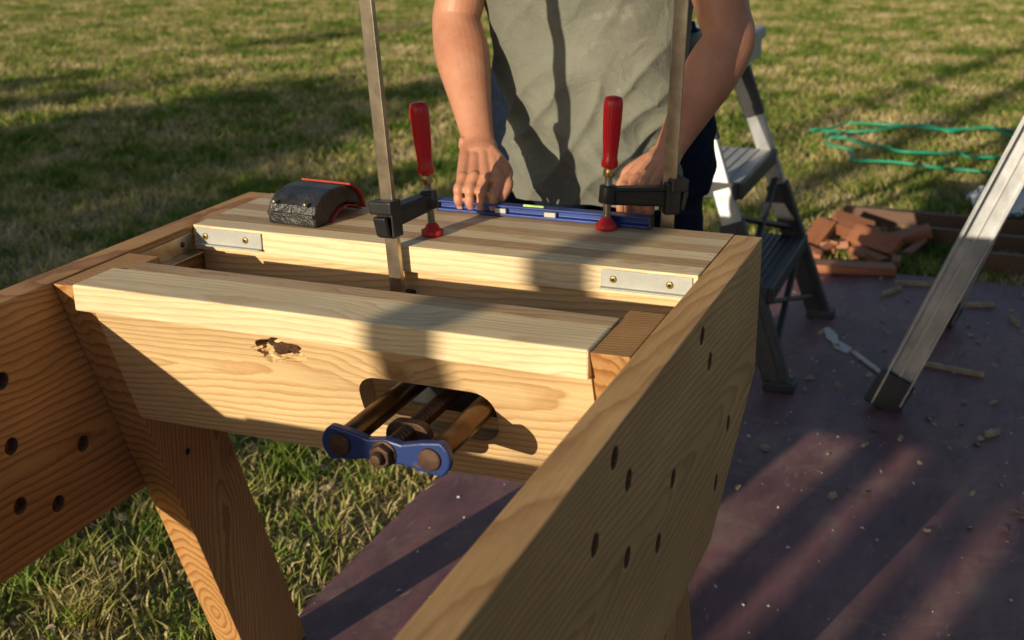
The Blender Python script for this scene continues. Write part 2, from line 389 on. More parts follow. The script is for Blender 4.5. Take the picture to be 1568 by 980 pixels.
def litter(name,n,area,mat,smin,smax,z,parent=None):
    bm=bmesh.new()
    for _ in range(n):
        x=random.uniform(area[0],area[1]);y=random.uniform(area[2],area[3]);s=random.uniform(smin,smax)
        M=Matrix.Translation((x,y,z+s*.25))@Euler((random.uniform(-.6,.6),random.uniform(-.6,.6),random.uniform(0,6.3))).to_matrix().to_4x4()
        w=s*random.uniform(.3,.8)
        pts=[(-s,-w,0),(0,-w*1.2,s*.3),(s,-w*.5,0),(s*.8,w*.7,.0),(0,w,s*.35),(-s*.9,w*.6,0)]
        vs=[bm.verts.new(M@Vector(p)) for p in pts]
        bm.faces.new((vs[0],vs[1],vs[4],vs[5])); bm.faces.new((vs[1],vs[2],vs[3],vs[4]))
    return obj_bm(name,bm,mat,parent)
drym=simple('dry_leaf',(.38,.30,.19),.8,0,15,.4)
litter('dry_leaves',2200,(-4.2,-1.25,1.2,4.6),drym,.004,.014,-.010)
litter('wood_shavings',520,(-1.15,1.4,1.7,4.5),white,.0015,.006,.0)
litter('sawdust_curls',230,(-.9,.9,2.6,4.6),drym,.004,.016,.0)
# ---------------------------------------------------------------- workbench
B=empty('workbench')
H=.86
def rounded(cx,cz,hx,hz,r,n=6):
    pts=[]
    for sx,sz,a0 in ((1,1,0),(-1,1,90),(-1,-1,180),(1,-1,270)):
        for k in range(n+1):
            a=math.radians(a0+90*k/n); pts.append((cx+sx*(hx-r)+r*math.cos(a),cz+sz*(hz-r)+r*math.sin(a)))
    return pts
prof=[(-.015,H),(-.015,.64),(.27,.475),(1.57,.475),(1.855,.64),(1.855,H)]
def apron(name,x0,x1,mat,holes):
    og=Vector(((x0+x1)/2,.92,.667))
    o=prism(name,prof,'x',x0,x1,mat,B,.003,org=og)
    bm=bmesh.new()
    for y,z in holes:
        M=Matrix.Translation(((x0+x1)/2,y,z))@Matrix.Rotation(math.pi/2,4,'Y')
        bmesh.ops.create_cone(bm,cap_ends=True,segments=20,radius1=.0118,radius2=.0118,depth=.2,matrix=M)
    c=obj_bm('cutter',bm,None); cut(o,c)
    o.data.materials.append(hole_shade)
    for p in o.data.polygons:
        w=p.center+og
        if abs(p.normal.x)<.5 and any((w.y-y)**2+(w.z-z)**2<.0135**2 for y,z in holes): p.material_index=1  # hole walls take the painted shade tone
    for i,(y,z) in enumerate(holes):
        cyl('hole_shade_disc_%d'%i,((x0+x1)/2-.004,y,z),((x0+x1)/2+.010,y,z),.0120,.0120,hole_shade,B,20,0)  # dark disc set mid-board as painted shade in the hole
    return o
RH=[(1.463,.831),(1.515,.777),(1.66,.627),(1.086,.829),(1.139,.779),(1.335,.689),(1.592,.562),(1.025,.762),(1.141,.685),(1.272,.633)]
LH=[(1.174,.755),(1.173,.659),(1.309,.604),(1.172,.568),(1.243,.537),(1.05,.80),(1.02,.62),(.9,.7)]
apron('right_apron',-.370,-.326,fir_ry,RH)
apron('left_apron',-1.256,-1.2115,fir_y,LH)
k=.369
def leg(name,x0,x1,far):
    s=1 if far else -1
    ya=1.290 if far else .55; yb=ya+s*.165
    zt=H-.002
    pts=[(ya,zt),(yb,zt),(yb+s*k*zt,0),(ya+s*k*zt,0)]
    o=prism(name,pts,'x',x0,x1,fir_z,B,.002,org=((x0+x1)/2,ya+s*.2,.43)); return o
leg('leg_1',-1.2105,-1.152,True); leg('leg_2',-.421,-.3715,True)
leg('leg_3',-1.2105,-1.152,False); leg('leg_4',-.421,-.3715,False)
for far_ in (True,False):
    def Y(a,b): return (a,b) if far_ else (1.84-b,1.84-a)
    def bb(n,x0,x1,a,b,z0,z1,mat,bev=.002):
        y0,y1=Y(a,b); return box(n,(x0,y0,z0),(x1,y1,z1),mat,B,bev)
    t='far' if far_ else 'near'
    bb('beam_'+t,-1.174,-.4215,1.287,1.376,.823,.8615,pine_x,.0025)
    bb('beam_back_'+t,-1.150,-.4215,1.3762,1.412,.80,.8611,pine_xs,.0003)
    for i in range(6):
        a=1.620+i*.0392
        bb('slab_strip_%s_%d'%(t,i+1),-1.2105,-.371,a,a+.03915,.820,H+.0010-.00015*i,pine_xs if i%2 else pine_x,.0015 if i==0 else .00015)
    if far_: bb('slab_rail_'+t,-1.205,-.376,1.634,1.672,.52,.819,fir_x)
a=math.radians(20)
def crossboard(fr):
    s=1 if fr else -1
    L,T,Hh=.730,.036,.205
    cx=-.787
    yf=1.300 if fr else .54
    R=Matrix.Rotation(a*s,4,'X')
    bm=bmesh.new(); bmesh.ops.create_cube(bm,size=1.0)
    for v in bm.verts: v.co=Vector((v.co.x*L,v.co.y*T,v.co.z*Hh))
    o=obj_bm('cross_board',bm,fir_x,B)
    top=Vector((cx,yf,.8225)); ctr=top+R.to_3x3()@Vector((0,s*T/2,-Hh/2))
    o.matrix_local=Matrix.Translation(ctr)@R
    bevel(o,.002)
    return o
cb=crossboard(True); crossboard(False)
bpy.context.view_layer.update()
c=prism('cutter',rounded(-.655,.733,.098,.040,.030),'y',1.2,1.5,None,None,0); cut(cb,c)
def rock(name,c,s,seed,mat,parent,sub=3,amp=.35):
    bm=bmesh.new(); bmesh.ops.create_icosphere(bm,subdivisions=sub,radius=1)
    for v in bm.verts:
        n=noise.noise(v.co*1.7+Vector((seed,0,0)))+.5*noise.noise(v.co*4+Vector((0,seed,0)))
        v.co=v.co*(1+amp*n); v.co=Vector((v.co.x*s[0],v.co.y*s[1],v.co.z*s[2]))
    return obj_bm(name,bm,mat,parent,c)
c=rock('cutter',(-.865,1.31,.797),(.046,.024,.020),3,None,None,4,.45); cut(cb,c)
knotm=simple('bark_knot',(.10,.045,.02),.9,0,60,.6,.8,.004)
rock('knot',(-.878,1.345,.796),(.034,.018,.017),5,knotm,B,4,.55)
rock('knot_bark',(-.846,1.342,.797),(.024,.016,.013),9,knotm,B,4,.55)
for p in ((-1.1515,1.385,.69),(-1.1515,1.47,.53)):
    cyl('leg_screw',p,(p[0]+.0015,p[1],p[2]),.006,.005,blackiron,B)
def angle(x0,x1,y):
    box('bracket_web',(x0,y-.0030,.830),(x1,y-.0005,.8575),alub,B,.0008)
    box('bracket_lip',(x0,y-.012,.830),(x1,y-.0032,.8325),alub,B,.0008)
    for fx in (.14,.76):
        x=x0+(x1-x0)*fx
        cyl('bracket_screw',(x,y-.0030,.844),(x,y-.0052,.844),.0060,.0042,zinc,B)
        cyl('bracket_screw_socket',(x,y-.0051,.844),(x,y-.0055,.844),.0024,.0024,blackiron,B,8,0)
angle(-1.203,-1.080,1.6195); angle(-.512,-.378,1.6195)
box('bracket_3_web',(-1.2113,1.475,.818),(-1.2085,1.612,.850),steel,B,.0008)
box('bracket_3_lip',(-1.2083,1.475,.818),(-1.186,1.612,.821),steel,B,.0008)
for y in (1.50,1.585): cyl('bracket_screw',(-1.2085,y,.836),(-1.2065,y,.836),.005,.004,blackiron,B)
# ---------------------------------------------------------------- vise
V=empty('bench_vise')
yp=1.18; zc=.746
for i,x in enumerate((-.696,-.577)):
    cyl('guide_rod_%d'%(i+1),(x,yp+.008,zc),(x,1.56,zc),.0150,.0150,bronze,V,32,.001)
    cyl('rod_end_%d'%(i+1),(x,yp-.010,zc),(x,yp+.006,zc),.0145,.0145,rust,V,32,.002)
bm=bmesh.new(); seg=20; n=260; R=[]
for i in range(n):
    y=yp+.01+i*(.36/n); ph=2*math.pi*(i/6)
    R.append([bm.verts.new((-.637+(.0098+.0018*math.cos(2*math.pi*j/seg-ph))*math.cos(2*math.pi*j/seg),y,zc-.002+(.0098+.0018*math.cos(2*math.pi*j/seg-ph))*math.sin(2*math.pi*j/seg))) for j in range(seg)])
for p,q in zip(R,R[1:]):
    for j in range(seg): bm.faces.new((p[j],p[(j+1)%seg],q[(j+1)%seg],q[j]))
obj_bm('lead_screw',bm,bronze,V,smooth=True)
def bone():
    P=[]; x0,x1=-.696,-.577; r=.0255
    for q in range(-60,61,10): P.append((x1+r*math.cos(math.radians(q)),zc+r*math.sin(math.radians(q))))
    xm=(x0+x1)/2
    P+= [(x1-.012,zc+.0185),(xm+.022,zc+.012),(xm,zc+.0155),(xm-.022,zc+.012),(x0+.012,zc+.0185)]
    for q in range(120,241,10): P.append((x0+r*math.cos(math.radians(q)),zc+r*math.sin(math.radians(q))))
    P+= [(x0+.012,zc-.0185),(xm-.022,zc-.014),(xm,zc-.018),(xm+.022,zc-.014),(x1-.012,zc-.0185)]
    return P
prism('end_plate',bone(),'y',yp-.006,yp+.007,blue2,V,.0025)
bm=bmesh.new(); bmesh.ops.create_cone(bm,cap_ends=True,segments=6,radius1=.0145,radius2=.0145,depth=.014)
nut=obj_bm('nut',bm,rust,V,(-.637,yp-.013,zc-.002),(math.pi/2,0,0)); bevel(nut,.0015)
cyl('screw_tip',(-.637,yp-.019,zc-.002),(-.637,yp-.030,zc-.002),.0085,.007,rust,V)
cyl('nut_washer',(-.637,yp-.0058,zc-.002),(-.637,yp-.0085,zc-.002),.0165,.0165,rust,V)
box('vise_body',(-.73,1.42,.69),(-.54,1.56,.79),blackiron,V,.01)
prism('thrust_bracket',rounded(-.637,zc-.018,.03,.03,.02),'y',1.235,1.25,rust,V,.002)
# ---------------------------------------------------------------- clamps
def clamp(bar0,bar1,pad,htop,tag):
    E=empty('bar_clamp')
    bar0=Vector(bar0);bar1=Vector(bar1);pad=Vector(pad);htop=Vector(htop)
    d=(pad-bar0);d.z=0;d.normalize()
    def onbar(z): t=(z-bar0.z)/(bar1.z-bar0.z); return bar0.lerp(bar1,t)
    sd=(d.y,-d.x,0) if tag==0 else (1,.2,0)
    bar('bar',bar0,bar1,.010,.022,steel,E,.0012,side=sd)
    bar('jaw_sleeve',onbar(.880)-d*.002,onbar(.932)-d*.002,.026,.030,blackiron,E,.003,side=(d.y,-d.x,0))
    bar('jaw_sleeve_top',onbar(.918)-d*.010,onbar(.938)-d*.010,.030,.040,blackiron,E,.003,side=(d.y,-d.x,0))
    bar('jaw_lever',onbar(.885)-d*.020,onbar(.915)-d*.026,.008,.022,blackiron,E,.002,side=(d.y,-d.x,0))
    ax=(htop-Vector((pad.x,pad.y,.872))).normalized()
    s0=Vector((pad.x,pad.y,.872)); jn=s0+ax*(.918-.872)/ax.z
    bar('jaw_arm',onbar(.905)+d*.005,jn+Vector((0,0,-.004)),.016,.026,blackiron,E,.004,side=(0,0,1))
    bar('jaw_arm_rib',onbar(.922)+d*.005,jn+Vector((0,0,.008)),.022,.006,blackiron,E,.002,side=(0,0,1))
    cyl('jaw_boss',jn-ax*.014,jn+ax*.014,.0145,.0135,blackiron,E,24,.002)
    cyl('spindle',s0-ax*.004,s0+ax*.090,.0052,.0052,steel,E,16,0)
    for q in range(26):
        c=s0+ax*(.006+q*.003); 
        cyl('thread_%d'%q,c,c+ax*.0014,.0062,.0062,steel,E,14,0)
    lathe('pad',[(.0165,0),(.0175,.003),(.0175,.008),(.012,.011),(.009,.017),(.006,.02)],(pad.x,pad.y,.8618),(0,0,1),reddark,E)
    hl=(htop-s0).length
    b0=hl-.112
    lathe('collar',[(.007,-.014),(.0095,-.012),(.0095,-.004),(.0085,-.002),(.0085,.002)],s0+ax*b0,ax,brass,E)
    h=lathe('handle',[(.008,0),(.0125,.002),(.0135,.008),(.0115,.016),(.0120,.03),(.0135,.05),(.0146,.075),(.0150,.095),(.0146,.104),(.0125,.110),(.006,.112)],s0+ax*b0,ax,redplast,E,60)
    for v in h.data.vertices:
        t=math.atan2(v.co.y,v.co.x); g=1-.07*(abs(math.sin(t*4))**.35<.62)*(v.co.z>.02)
        v.co.x*=g; v.co.y*=g
    bar('fixed_jaw',onbar(.775),onbar(.775)+d*.10,.018,.026,blackiron,E,.004,side=(0,0,1))
    cyl('fixed_pad',onbar(.79)+d*.095,onbar(.79)+d*.095+Vector((0,0,.026)),.013,.013,reddark,E)
    return E
clamp((-.824,1.602,.69),(-.878,1.598,1.50),(-.812,1.690,.86),(-.831,1.695,1.068),0)
clamp((-.492,1.876,.60),(-.462,1.872,1.50),(-.567,1.815,.86),(-.560,1.822,1.071),1)
# ---------------------------------------------------------------- spirit level
E=empty('spirit_level')
z0=.8622
prism('level_frame',[(1.832,z0),(1.854,z0),(1.854,z0+.004),(1.846,z0+.006),(1.846,z0+.013),(1.854,z0+.015),(1.854,z0+.018),(1.832,z0+.018),(1.832,z0+.015),(1.840,z0+.013),(1.840,z0+.006),(1.832,z0+.004)],'x',-.868,-.503,blue,E,.0008)
for x in (-.70,): cyl('vial',(x-.018,1.843,z0+.0165),(x+.018,1.843,z0+.0165),.004,.004,vial,E,14)
for x in (-.755,-.668): box('level_window',(x-.010,1.8305,z0+.005),(x+.010,1.8395,z0+.013),alub,E,.001)
for x in (-.872,-.503): box('end_cap',(x,1.831,z0-.0005),(x+.004,1.855,z0+.019),blkplast,E,.001)
# ---------------------------------------------------------------- sanding block
E=empty('sanding_block',(-1.045,1.735,H+.0015)); E.rotation_euler=(0,0,math.radians(-4))
outer=[(-.072,.0),(-.073,.020),(-.068,.034),(-.052,.046),(-.02,.054),(.01,.054),(.035,.047),(.052,.035),(.062,.022),(.068,.008)]
inner=[(.060,.006),(.045,.016),(.02,.022),(-.005,.020),(-.025,.010),(-.032,.0)]
o=prism('body',outer+inner,'x',-.046,.046,rubber,E,.005)
liner=[(-.030,.0),(-.022,.008),(-.003,.018),(.02,.020),(.045,.014),(.062,.004)]
prism('sandpaper',liner+[(y,z-.002) for y,z in liner[::-1]],'x',-.048,.049,sandp,E,0)
prism('sandpaper_edge',[(.028,.051),(.040,.046),(.055,.036),(.066,.022),(.071,.003),(.074,.003),(.070,.023),(.058,.039),(.042,.050),(.029,.054)],'x',-.047,.049,sandp,E,0)
box('clamp_strip',(-.044,-.0765,.016),(.044,-.070,.022),rubber,E,.001)
for x in(-.030,.030): cyl('clamp_screw',(x,-.073,.038),(x,-.078,.038),.004,.0035,steel,E,12)
# ---------------------------------------------------------------- man
man=empty('man',(0,0,0))
def arm(tag,sh,el,wr,kn,xdir,fw,thumb_side,fingers):
    bm=bmesh.new()
    sh,el,wr,kn=map(Vector,(sh,el,wr,kn))
    mid=el.lerp(wr,.28); m2=el.lerp(wr,.62); ua=sh.lerp(el,.55)
    tube_bm(bm,[(*sh,.060,.058),(*ua,.054,.050),(*sh.lerp(el,.85),.045,.043),(*el,.044,.044),(*mid,.049,.045),(*m2,.038,.034),(*el.lerp(wr,.88),.030,.024),(*wr,.0285,.021),(*(wr.lerp(kn,.25)),.031,.0195)],28,6,side=xdir)
    X=Vector(xdir)
    for i,o in enumerate((-.030,-.010,.010,.030)):
        b=wr.lerp(kn,.05)+X*o*.6; e=kn+X*o
        tube_bm(bm,[(*b,.0135,.0135),(*b.lerp(e,.5),.0130,.0135),(*e,.0112,.0118)],14,3,side=xdir)
    tube_bm(bm,[(*(wr+X*-.024+Vector((0,-.006,.004))),.008,.010),(*(wr+X*-.026+Vector((0,-.008,-.006))),.006,.008)],12,2)
    nails=[]
    for i,(o,L) in enumerate(zip((-.030,-.010,.010,.030),fingers)):
        k0=kn+X*o+Vector((0,0,(.003,.005,.003,-.003)[i]))
        p=[k0]
        for (dy,dz),sc in zip(fw,(L*.45,L*.32,L*.25)):
            p.append(p[-1]+Vector((o*.12,dy,dz)).normalized()*sc)
        tube_bm(bm,[(*p[0],.0104,.0112),(*p[0].lerp(p[1],.5),.0082,.0088),(*p[1],.0092,.0098),(*p[1].lerp(p[2],.5),.0076,.0080),(*p[2],.0083,.0086),(*p[3],.0066,.0064)],14,4,side=xdir)
        nails.append((p[2],p[3]))
    ts=thumb_side
    t0=wr.lerp(kn,.25)+X*ts*.020; t1=wr.lerp(kn,.62)+X*ts*.046+Vector((0,-.006,-.006)); t2=t1+X*ts*.010+Vector((0,-.020,-.022)); t3=t2+X*ts*-.004+Vector((0,-.013,-.018))
    tube_bm(bm,[(*t0,.014,.015),(*t1,.0125,.0125),(*t1.lerp(t2,.5),.0105,.0105),(*t2,.0110,.0110),(*t3,.0085,.0080)],14,4,side=xdir)
    o=obj_bm('arm_'+tag,bm,skin,man); remesh(o,.0020,2,.4)
    for a_,b_ in nails:
        d=(b_-a_).normalized(); n=X.cross(d)
        if n.y>0: n=-n
        c=b_+n*.0058
        bmn=bmesh.new(); bmesh.ops.create_icosphere(bmn,subdivisions=2,radius=1)
        oo=obj_bm('nail',bmn,nailm,man,smooth=True)
        M=Matrix((X,d,n)).transposed().to_4x4()@Matrix.Diagonal((.0050,.0060,.0012,1)); M.translation=c; oo.matrix_local=M
    return o
arm('r',(-.905,2.14,1.42),(-.940,2.085,1.145),(-.836,1.935,.960),(-.802,1.860,.914),(.97,.24,0),((-.72,-.65),(-.05,-1),(.5,-.85)),1,(.054,.062,.066,.062))
arm('l',(-.530,2.14,1.42),(-.442,2.085,1.13),(-.518,1.992,.950),(-.543,1.932,.912),(.90,-.42,0),((-.9,-.35),(-.45,-.9),(.1,-1)),-1,(.074,.082,.076,.060))
def clothsurf(name,rings,seg,rows,mat,fold,openends=True):
    C=catmull(rings,rows)
    bm=bmesh.new(); R=[]
    for i,c in enumerate(C):
        x,y,z,ra,rb,pw=c; row=[]
        for j in range(seg):
            t=2*math.pi*j/seg; ct,st=math.cos(t),math.sin(t)
            e=2/pw
            px=ra*math.copysign(abs(ct)**e,ct); py=rb*math.copysign(abs(st)**e,st)
            p=Vector((x+px,y+py,z)); n=Vector((px/ra**1.0,py/rb,0)).normalized()
            p+=n*fold(p,t,i/len(C)); row.append(bm.verts.new(p))
        R.append(row)
    for p,q in zip(R,R[1:]):
        for j in range(seg): bm.faces.new((p[j],p[(j+1)%seg],q[(j+1)%seg],q[j]))
    bmesh.ops.recalc_face_normals(bm,faces=bm.faces)
    o=obj_bm(name,bm,mat,man,smooth=True)
    s=o.modifiers.new('t','SOLIDIFY'); s.thickness=.0025; s.offset=-1
    return o
def shirtfold(p,t,u):
    q=Vector((p.x*9+p.z*5,p.y*9,p.z*2.2)); a=noise.noise(q)
    q2=Vector((p.x*18-p.z*14,p.y*12,p.z*9+3)); b_=noise.noise(q2)
    def ridge(ax_,az_,s,ph): 
        return max(0,1-2.2*abs(noise.noise(Vector((p.x*ax_+p.z*az_,ph,p.z*s+p.x*s*.5)))))**2
    low=max(0,min(1,(1.12-p.z)/.22))
    f=.015*a+.006*b_
    f+=.012*ridge(9,9,3,4.2)*(.5+low)+.011*ridge(14,-10,4,8.8)*(.4+low)+.007*ridge(20,16,8,1.3)*low
    return f*(1 if p.y<2.25 else .4)
clothsurf('shirt_body',[(-.700,2.185,.828,.145,.105,2.2),(-.702,2.186,.87,.145,.105,2.2),(-.706,2.19,.95,.150,.110,2.3),(-.712,2.190,1.05,.165,.120,2.3),(-.717,2.18,1.16,.178,.125,2.4),(-.720,2.16,1.28,.192,.125,2.5),(-.718,2.135,1.40,.198,.115,2.6),(-.718,2.11,1.47,.17,.09,2.4),(-.718,2.09,1.51,.085,.07,2.0)],240,26,shirtm,shirtfold)
for sx,s0,s1 in ((-1,(-.89,2.14,1.44),(-.926,2.11,1.25)),(1,(-.545,2.14,1.44),(-.490,2.11,1.25))):
    bm=bmesh.new(); s0=Vector(s0);s1=Vector(s1)
    tube_bm(bm,[(*s0,.072,.068),(*s0.lerp(s1,.4),.070,.064),(*s1,.066,.060)],40,12)
    o=obj_bm('sleeve',bm,shirtm,man,smooth=True)
    for v in o.data.vertices: v.co+=v.normal*.008*noise.noise(v.co*14)
def jfold(p,t,u): return .010*noise.noise(Vector((p.x*10,p.y*10,p.z*16)))+.006*noise.noise(p*30)
clothsurf('jeans_hips',[(-.752,2.335,1.13,.185,.115,2.2),(-.752,2.345,1.07,.205,.130,2.2),(-.750,2.35,1.0,.222,.14,2.2),(-.745,2.35,.90,.230,.145,2.2),(-.742,2.36,.80,.215,.14,2.2)],100,12,jeansm,jfold)
for sx in (-1,1):
    cx=-.750
    clothsurf('jeans_leg',[(cx+sx*.105,2.36,.87,.112,.13,2),(cx+sx*.108,2.38,.72,.100,.11,2),(cx+sx*.11,2.44,.50,.078,.088,2),(cx+sx*.11,2.50,.30,.070,.076,2),(cx+sx*.11,2.55,.06,.066,.073,2)],60,14,jeansm,jfold)
    bm=bmesh.new(); x=cx+sx*.11
    tube_bm(bm,[(x,2.59,.055,.042,.05),(x,2.53,.06,.044,.052),(x,2.44,.045,.048,.04),(x,2.37,.034,.043,.03)],20,6)
    obj_bm('boot',bm,shoem,man,smooth=True)
clothsurf('belt',[(-.752,2.337,1.115,.196,.126,2.2),(-.752,2.340,1.08,.206,.134,2.2)],80,4,blackiron,lambda p,t,u:0.004)
bm=bmesh.new()
tube_bm(bm,[(-.718,2.10,1.47,.062,.062),(-.718,2.06,1.56,.058,.060),(-.718,2.03,1.60,.058,.064)],24,4)
tube_bm(bm,[(-.718,1.995,1.565,.035,.030),(-.718,1.99,1.60,.056,.062),(-.718,2.01,1.66,.073,.090),(-.718,2.03,1.72,.078,.100),(-.718,2.05,1.775,.062,.080)],28,5)
tube_bm(bm,[(-.718,1.925,1.668,.008,.008),(-.718,1.905,1.64,.012,.012),(-.718,1.915,1.625,.015,.010)],12,3)
for sx in(-1,1):
    tube_bm(bm,[(-.718+sx*.076,2.03,1.69,.006,.016),(-.718+sx*.080,2.03,1.665,.006,.018),(-.718+sx*.076,2.025,1.635,.005,.010)],12,3)
    tube_bm(bm,[(-.718+sx*.012,1.928,1.693,.010,.010),(-.718+sx*.045,1.938,1.695,.008,.008)],10,3)
tube_bm(bm,[(-.744,1.935,1.598,.006,.006),(-.718,1.924,1.60,.008,.009),(-.692,1.935,1.598,.006,.006)],10,3)
o=obj_bm('head',bm,skin,man); remesh(o,.004,5,.5)
eyem=simple('eye',(.75,.72,.68),.2); irism=simple('iris',(.05,.03,.02),.2)
for sx in(-1,1):
    lathe('eye',[(.001,-.009),(.008,-.006),(.0115,0),(.008,.006),(.001,.009)],(-.718+sx*.031,1.936,1.678),(0,-1,-.3),eyem,man)
    lathe('iris',[(.0055,0),(.0045,.001),(.001,.0015)],(-.718+sx*.031,1.9275,1.6755),(0,-1,-.3),irism,man)
bm=bmesh.new(); bmesh.ops.create_icosphere(bm,subdivisions=5,radius=1)
for v in list(bm.verts):
    n=noise.noise(v.co*6)*.05+noise.noise(v.co*18)*.03
    v.co=Vector((v.co.x*.086,v.co.y*.108,v.co.z*.10))*(1+n)
bmesh.ops.delete(bm,geom=[v for v in bm.verts if v.co.z<-.02+max(0,(-v.co.y-.03))*1.3 and v.co.y<.06],context='VERTS')
obj_bm('hair',bm,hairm,man,(-.718,2.045,1.70),smooth=True)
# ---------------------------------------------------------------- step ladders
L1=empty('step_ladder')
F0=Vector((-.515,3.34,0)); F1=Vector((-.860,3.46,.93)); R0=Vector((-.500,4.03,0)); R1=Vector((-.815,3.86,.93))
for p,q in ((F0,F1),(R0,R1)):
    bar('rail_boot',p,p.lerp(q,.50),.072,.040,blkplast,L1,.006)
    bar('rail_boot_rib',p.lerp(q,.02)+Vector((0,-.021,0)),p.lerp(q,.49)+Vector((0,-.021,0)),.030,.006,blkplast,L1,.002)
    bar('rail',p.lerp(q,.42),q,.055,.026,alud,L1,.004)
    bar('rail_sleeve',p.lerp(q,.74),p.lerp(q,.90),.064,.036,blkplast,L1,.006)
    box('foot',p-Vector((.045,.03,0)),p+Vector((.045,.03,.03)),blkplast,L1,.006)
def tread(t,dx0,dx1,mat,th=.022):
    a_=F0.lerp(F1,t); b_=R0.lerp(R1,t)
    box('tread',(a_.x-dx0,a_.y+.005,a_.z-th/2),(a_.x+dx1,b_.y-.005,a_.z+th/2),mat,L1,.004)
    for q in range(7): box('tread_rib',(a_.x-dx0+.008+q*(dx0+dx1-.02)/7,a_.y+.012,a_.z+th/2+.0004),(a_.x-dx0+.014+q*(dx0+dx1-.02)/7,b_.y-.012,a_.z+th/2+.004),mat,L1,.0008)
    box('tread_lip',(a_.x+dx1+.0005,a_.y-.012,a_.z-.034),(a_.x+dx1+.014,b_.y+.012,a_.z+.014),blkplast,L1,.004)
    box('tread_cheek',(a_.x-dx0,a_.y-.014,a_.z-.036),(a_.x+dx1,a_.y+.0045,a_.z+.014),blkplast,L1,.004)
tread(.30,.10,.05,blkplast); tread(.61,.20,.05,grayplast)
for t0,t1 in ((.08,.26),(.26,.08),(.34,.52),(.52,.34)):
    bar('lattice',F0.lerp(F1,t0),R0.lerp(R1,t1),.020,.014,blkplast,L1,.003)
for p,q in ((F0,F1),(R0,R1)):
    y0=p.y; t=Vector((-1.27,y0,0)); u=Vector((q.x-.10,q.y,q.z))
    bar('back_leg',t,u,.045,.024,alu,L1,.003); box('foot',t-Vector((.035,.03,0)),t+Vector((.035,.03,.03)),blkplast,L1,.006)
for t in (.25,.6): bar('back_brace',Vector((-1.27,3.34,0)).lerp(Vector((-.96,3.46,.93)),t),Vector((-1.27,4.03,0)).lerp(Vector((-.915,3.86,.93)),t),.025,.012,alu,L1)
box('top_cap',(-1.02,3.42,.925),(-.715,3.92,.965),grayplast,L1,.010)
box('top_cap_skirt',(-.765,3.43,.870),(-.725,3.91,.9245),grayplast,L1,.005)
L2=empty('step_ladder')
tx,tz=.44,1.75
ra0=Vector((-.215,3.31,.02)); ra1=Vector((tx,3.40,tz)); rb0=Vector((-.12,4.07,.02)); rb1=Vector((tx,3.92,tz))
for p,q in ((ra0,ra1),(rb0,rb1)):
    bar('rear_rail',p,q,.080,.008,alud,L2,.002,side=(0,1,0))
    bar('rear_rail_flange',p+Vector((-.037,-.018,0)),q+Vector((-.037,-.018,0)),.005,.032,alu,L2,.001,side=(0,1,0))
    bar('rear_rail_flange',p+Vector((.039,-.018,0)),q+Vector((.039,-.018,0)),.005,.032,alu,L2,.001,side=(0,1,0))
    bar('rear_rail_rib',p+Vector((.000,-.008,0)),q+Vector((.0,-.008,0)),.006,.006,alu,L2,.001,side=(0,1,0))
    bar('foot',p+Vector((-.016,0,-.018)),p.lerp(q,.045),.10,.05,blkplast,L2,.006,side=(0,1,0))
for t in (.42,.7): bar('rear_brace',ra0.lerp(ra1,t),rb0.lerp(rb1,t),.03,.012,alud,L2)
fa0=Vector((1.30,3.20,0)); fb0=Vector((1.30,4.12,0)); fa1=Vector((tx+.06,3.40,tz)); fb1=Vector((tx+.06,3.92,tz))
for p,q in ((fa0,fa1),(fb0,fb1)):
    bar('front_rail',p,q,.075,.025,alu,L2,.003,side=(0,1,0)); bar('foot',p,p.lerp(q,.04),.09,.045,blkplast,L2,.006,side=(0,1,0))
for t in (.16,.32,.48,.64,.80):
    a_=fa0.lerp(fa1,t); b_=fb0.lerp(fb1,t); bar('step',a_,b_,.08,.02,alu,L2,.003,side=(0,0,1))
box('top_cap',(tx-.08,3.36,tz-.01),(tx+.14,3.96,tz+.035),grayplast,L2,.008)
# ---------------------------------------------------------------- yard things
SP=empty('scrap_wood_pile')
random.seed(3)
for i in range(26):
    x=random.uniform(-.76,-.26); y=random.uniform(4.66,5.2); l=random.uniform(.05,.16); w=random.uniform(.025,.06); t=random.uniform(.012,.03)
    o=box('offcut_%d'%(i+1),(-l/2,-w/2,-t/2),(l/2,w/2,t/2),wood_scrap,SP,.002)
    o.location=(x,y,.012+random.random()*.02); o.rotation_euler=(random.uniform(-.2,.2),random.uniform(-.2,.2),random.uniform(0,3.1))
for (x,y,z,rx,ry,rz,l,w,t) in ((-.52,5.02,.06,.5,.3,.3,.17,.10,.045),(-.64,4.90,.05,.1,-.5,1.2,.15,.08,.035),(-.42,4.86,.05,.6,.1,-.4,.20,.09,.04),(-.31,5.02,.04,.2,-.3,.2,.19,.07,.035),(-.5,4.56,.022,0,.02,.25,.38,.08,.032)):
    o=box('block',(-l/2,-w/2,-t/2),(l/2,w/2,t/2),wood_scrap,SP,.003); o.location=(x,y,z); o.rotation_euler=(rx,ry,rz)
for (p,q) in (((-.6,5.35,.02),(1.2,5.25,.03)),((-.25,5.1,.02),(1.0,4.95,.03)),((-.1,4.80,.02),(1.1,4.76,.02))):
    bar('long_board',p,q,.09,.03,darkw,SP,.002,side=(0,1,0))
def curve(name,pts,r,mat,cyc=False):
    cu=bpy.data.curves.new(name,'CURVE'); cu.dimensions='3D'; cu.bevel_depth=r; cu.bevel_resolution=3
    s=cu.splines.new('NURBS'); s.points.add(len(pts)-1)
    for p,c in zip(s.points,pts): p.co=(*c,1)
    s.use_endpoint_u=True; s.order_u=4; cu.materials.append(mat)
    o=bpy.data.objects.new(name,cu); return link(o)
random.seed(21); pts=[]
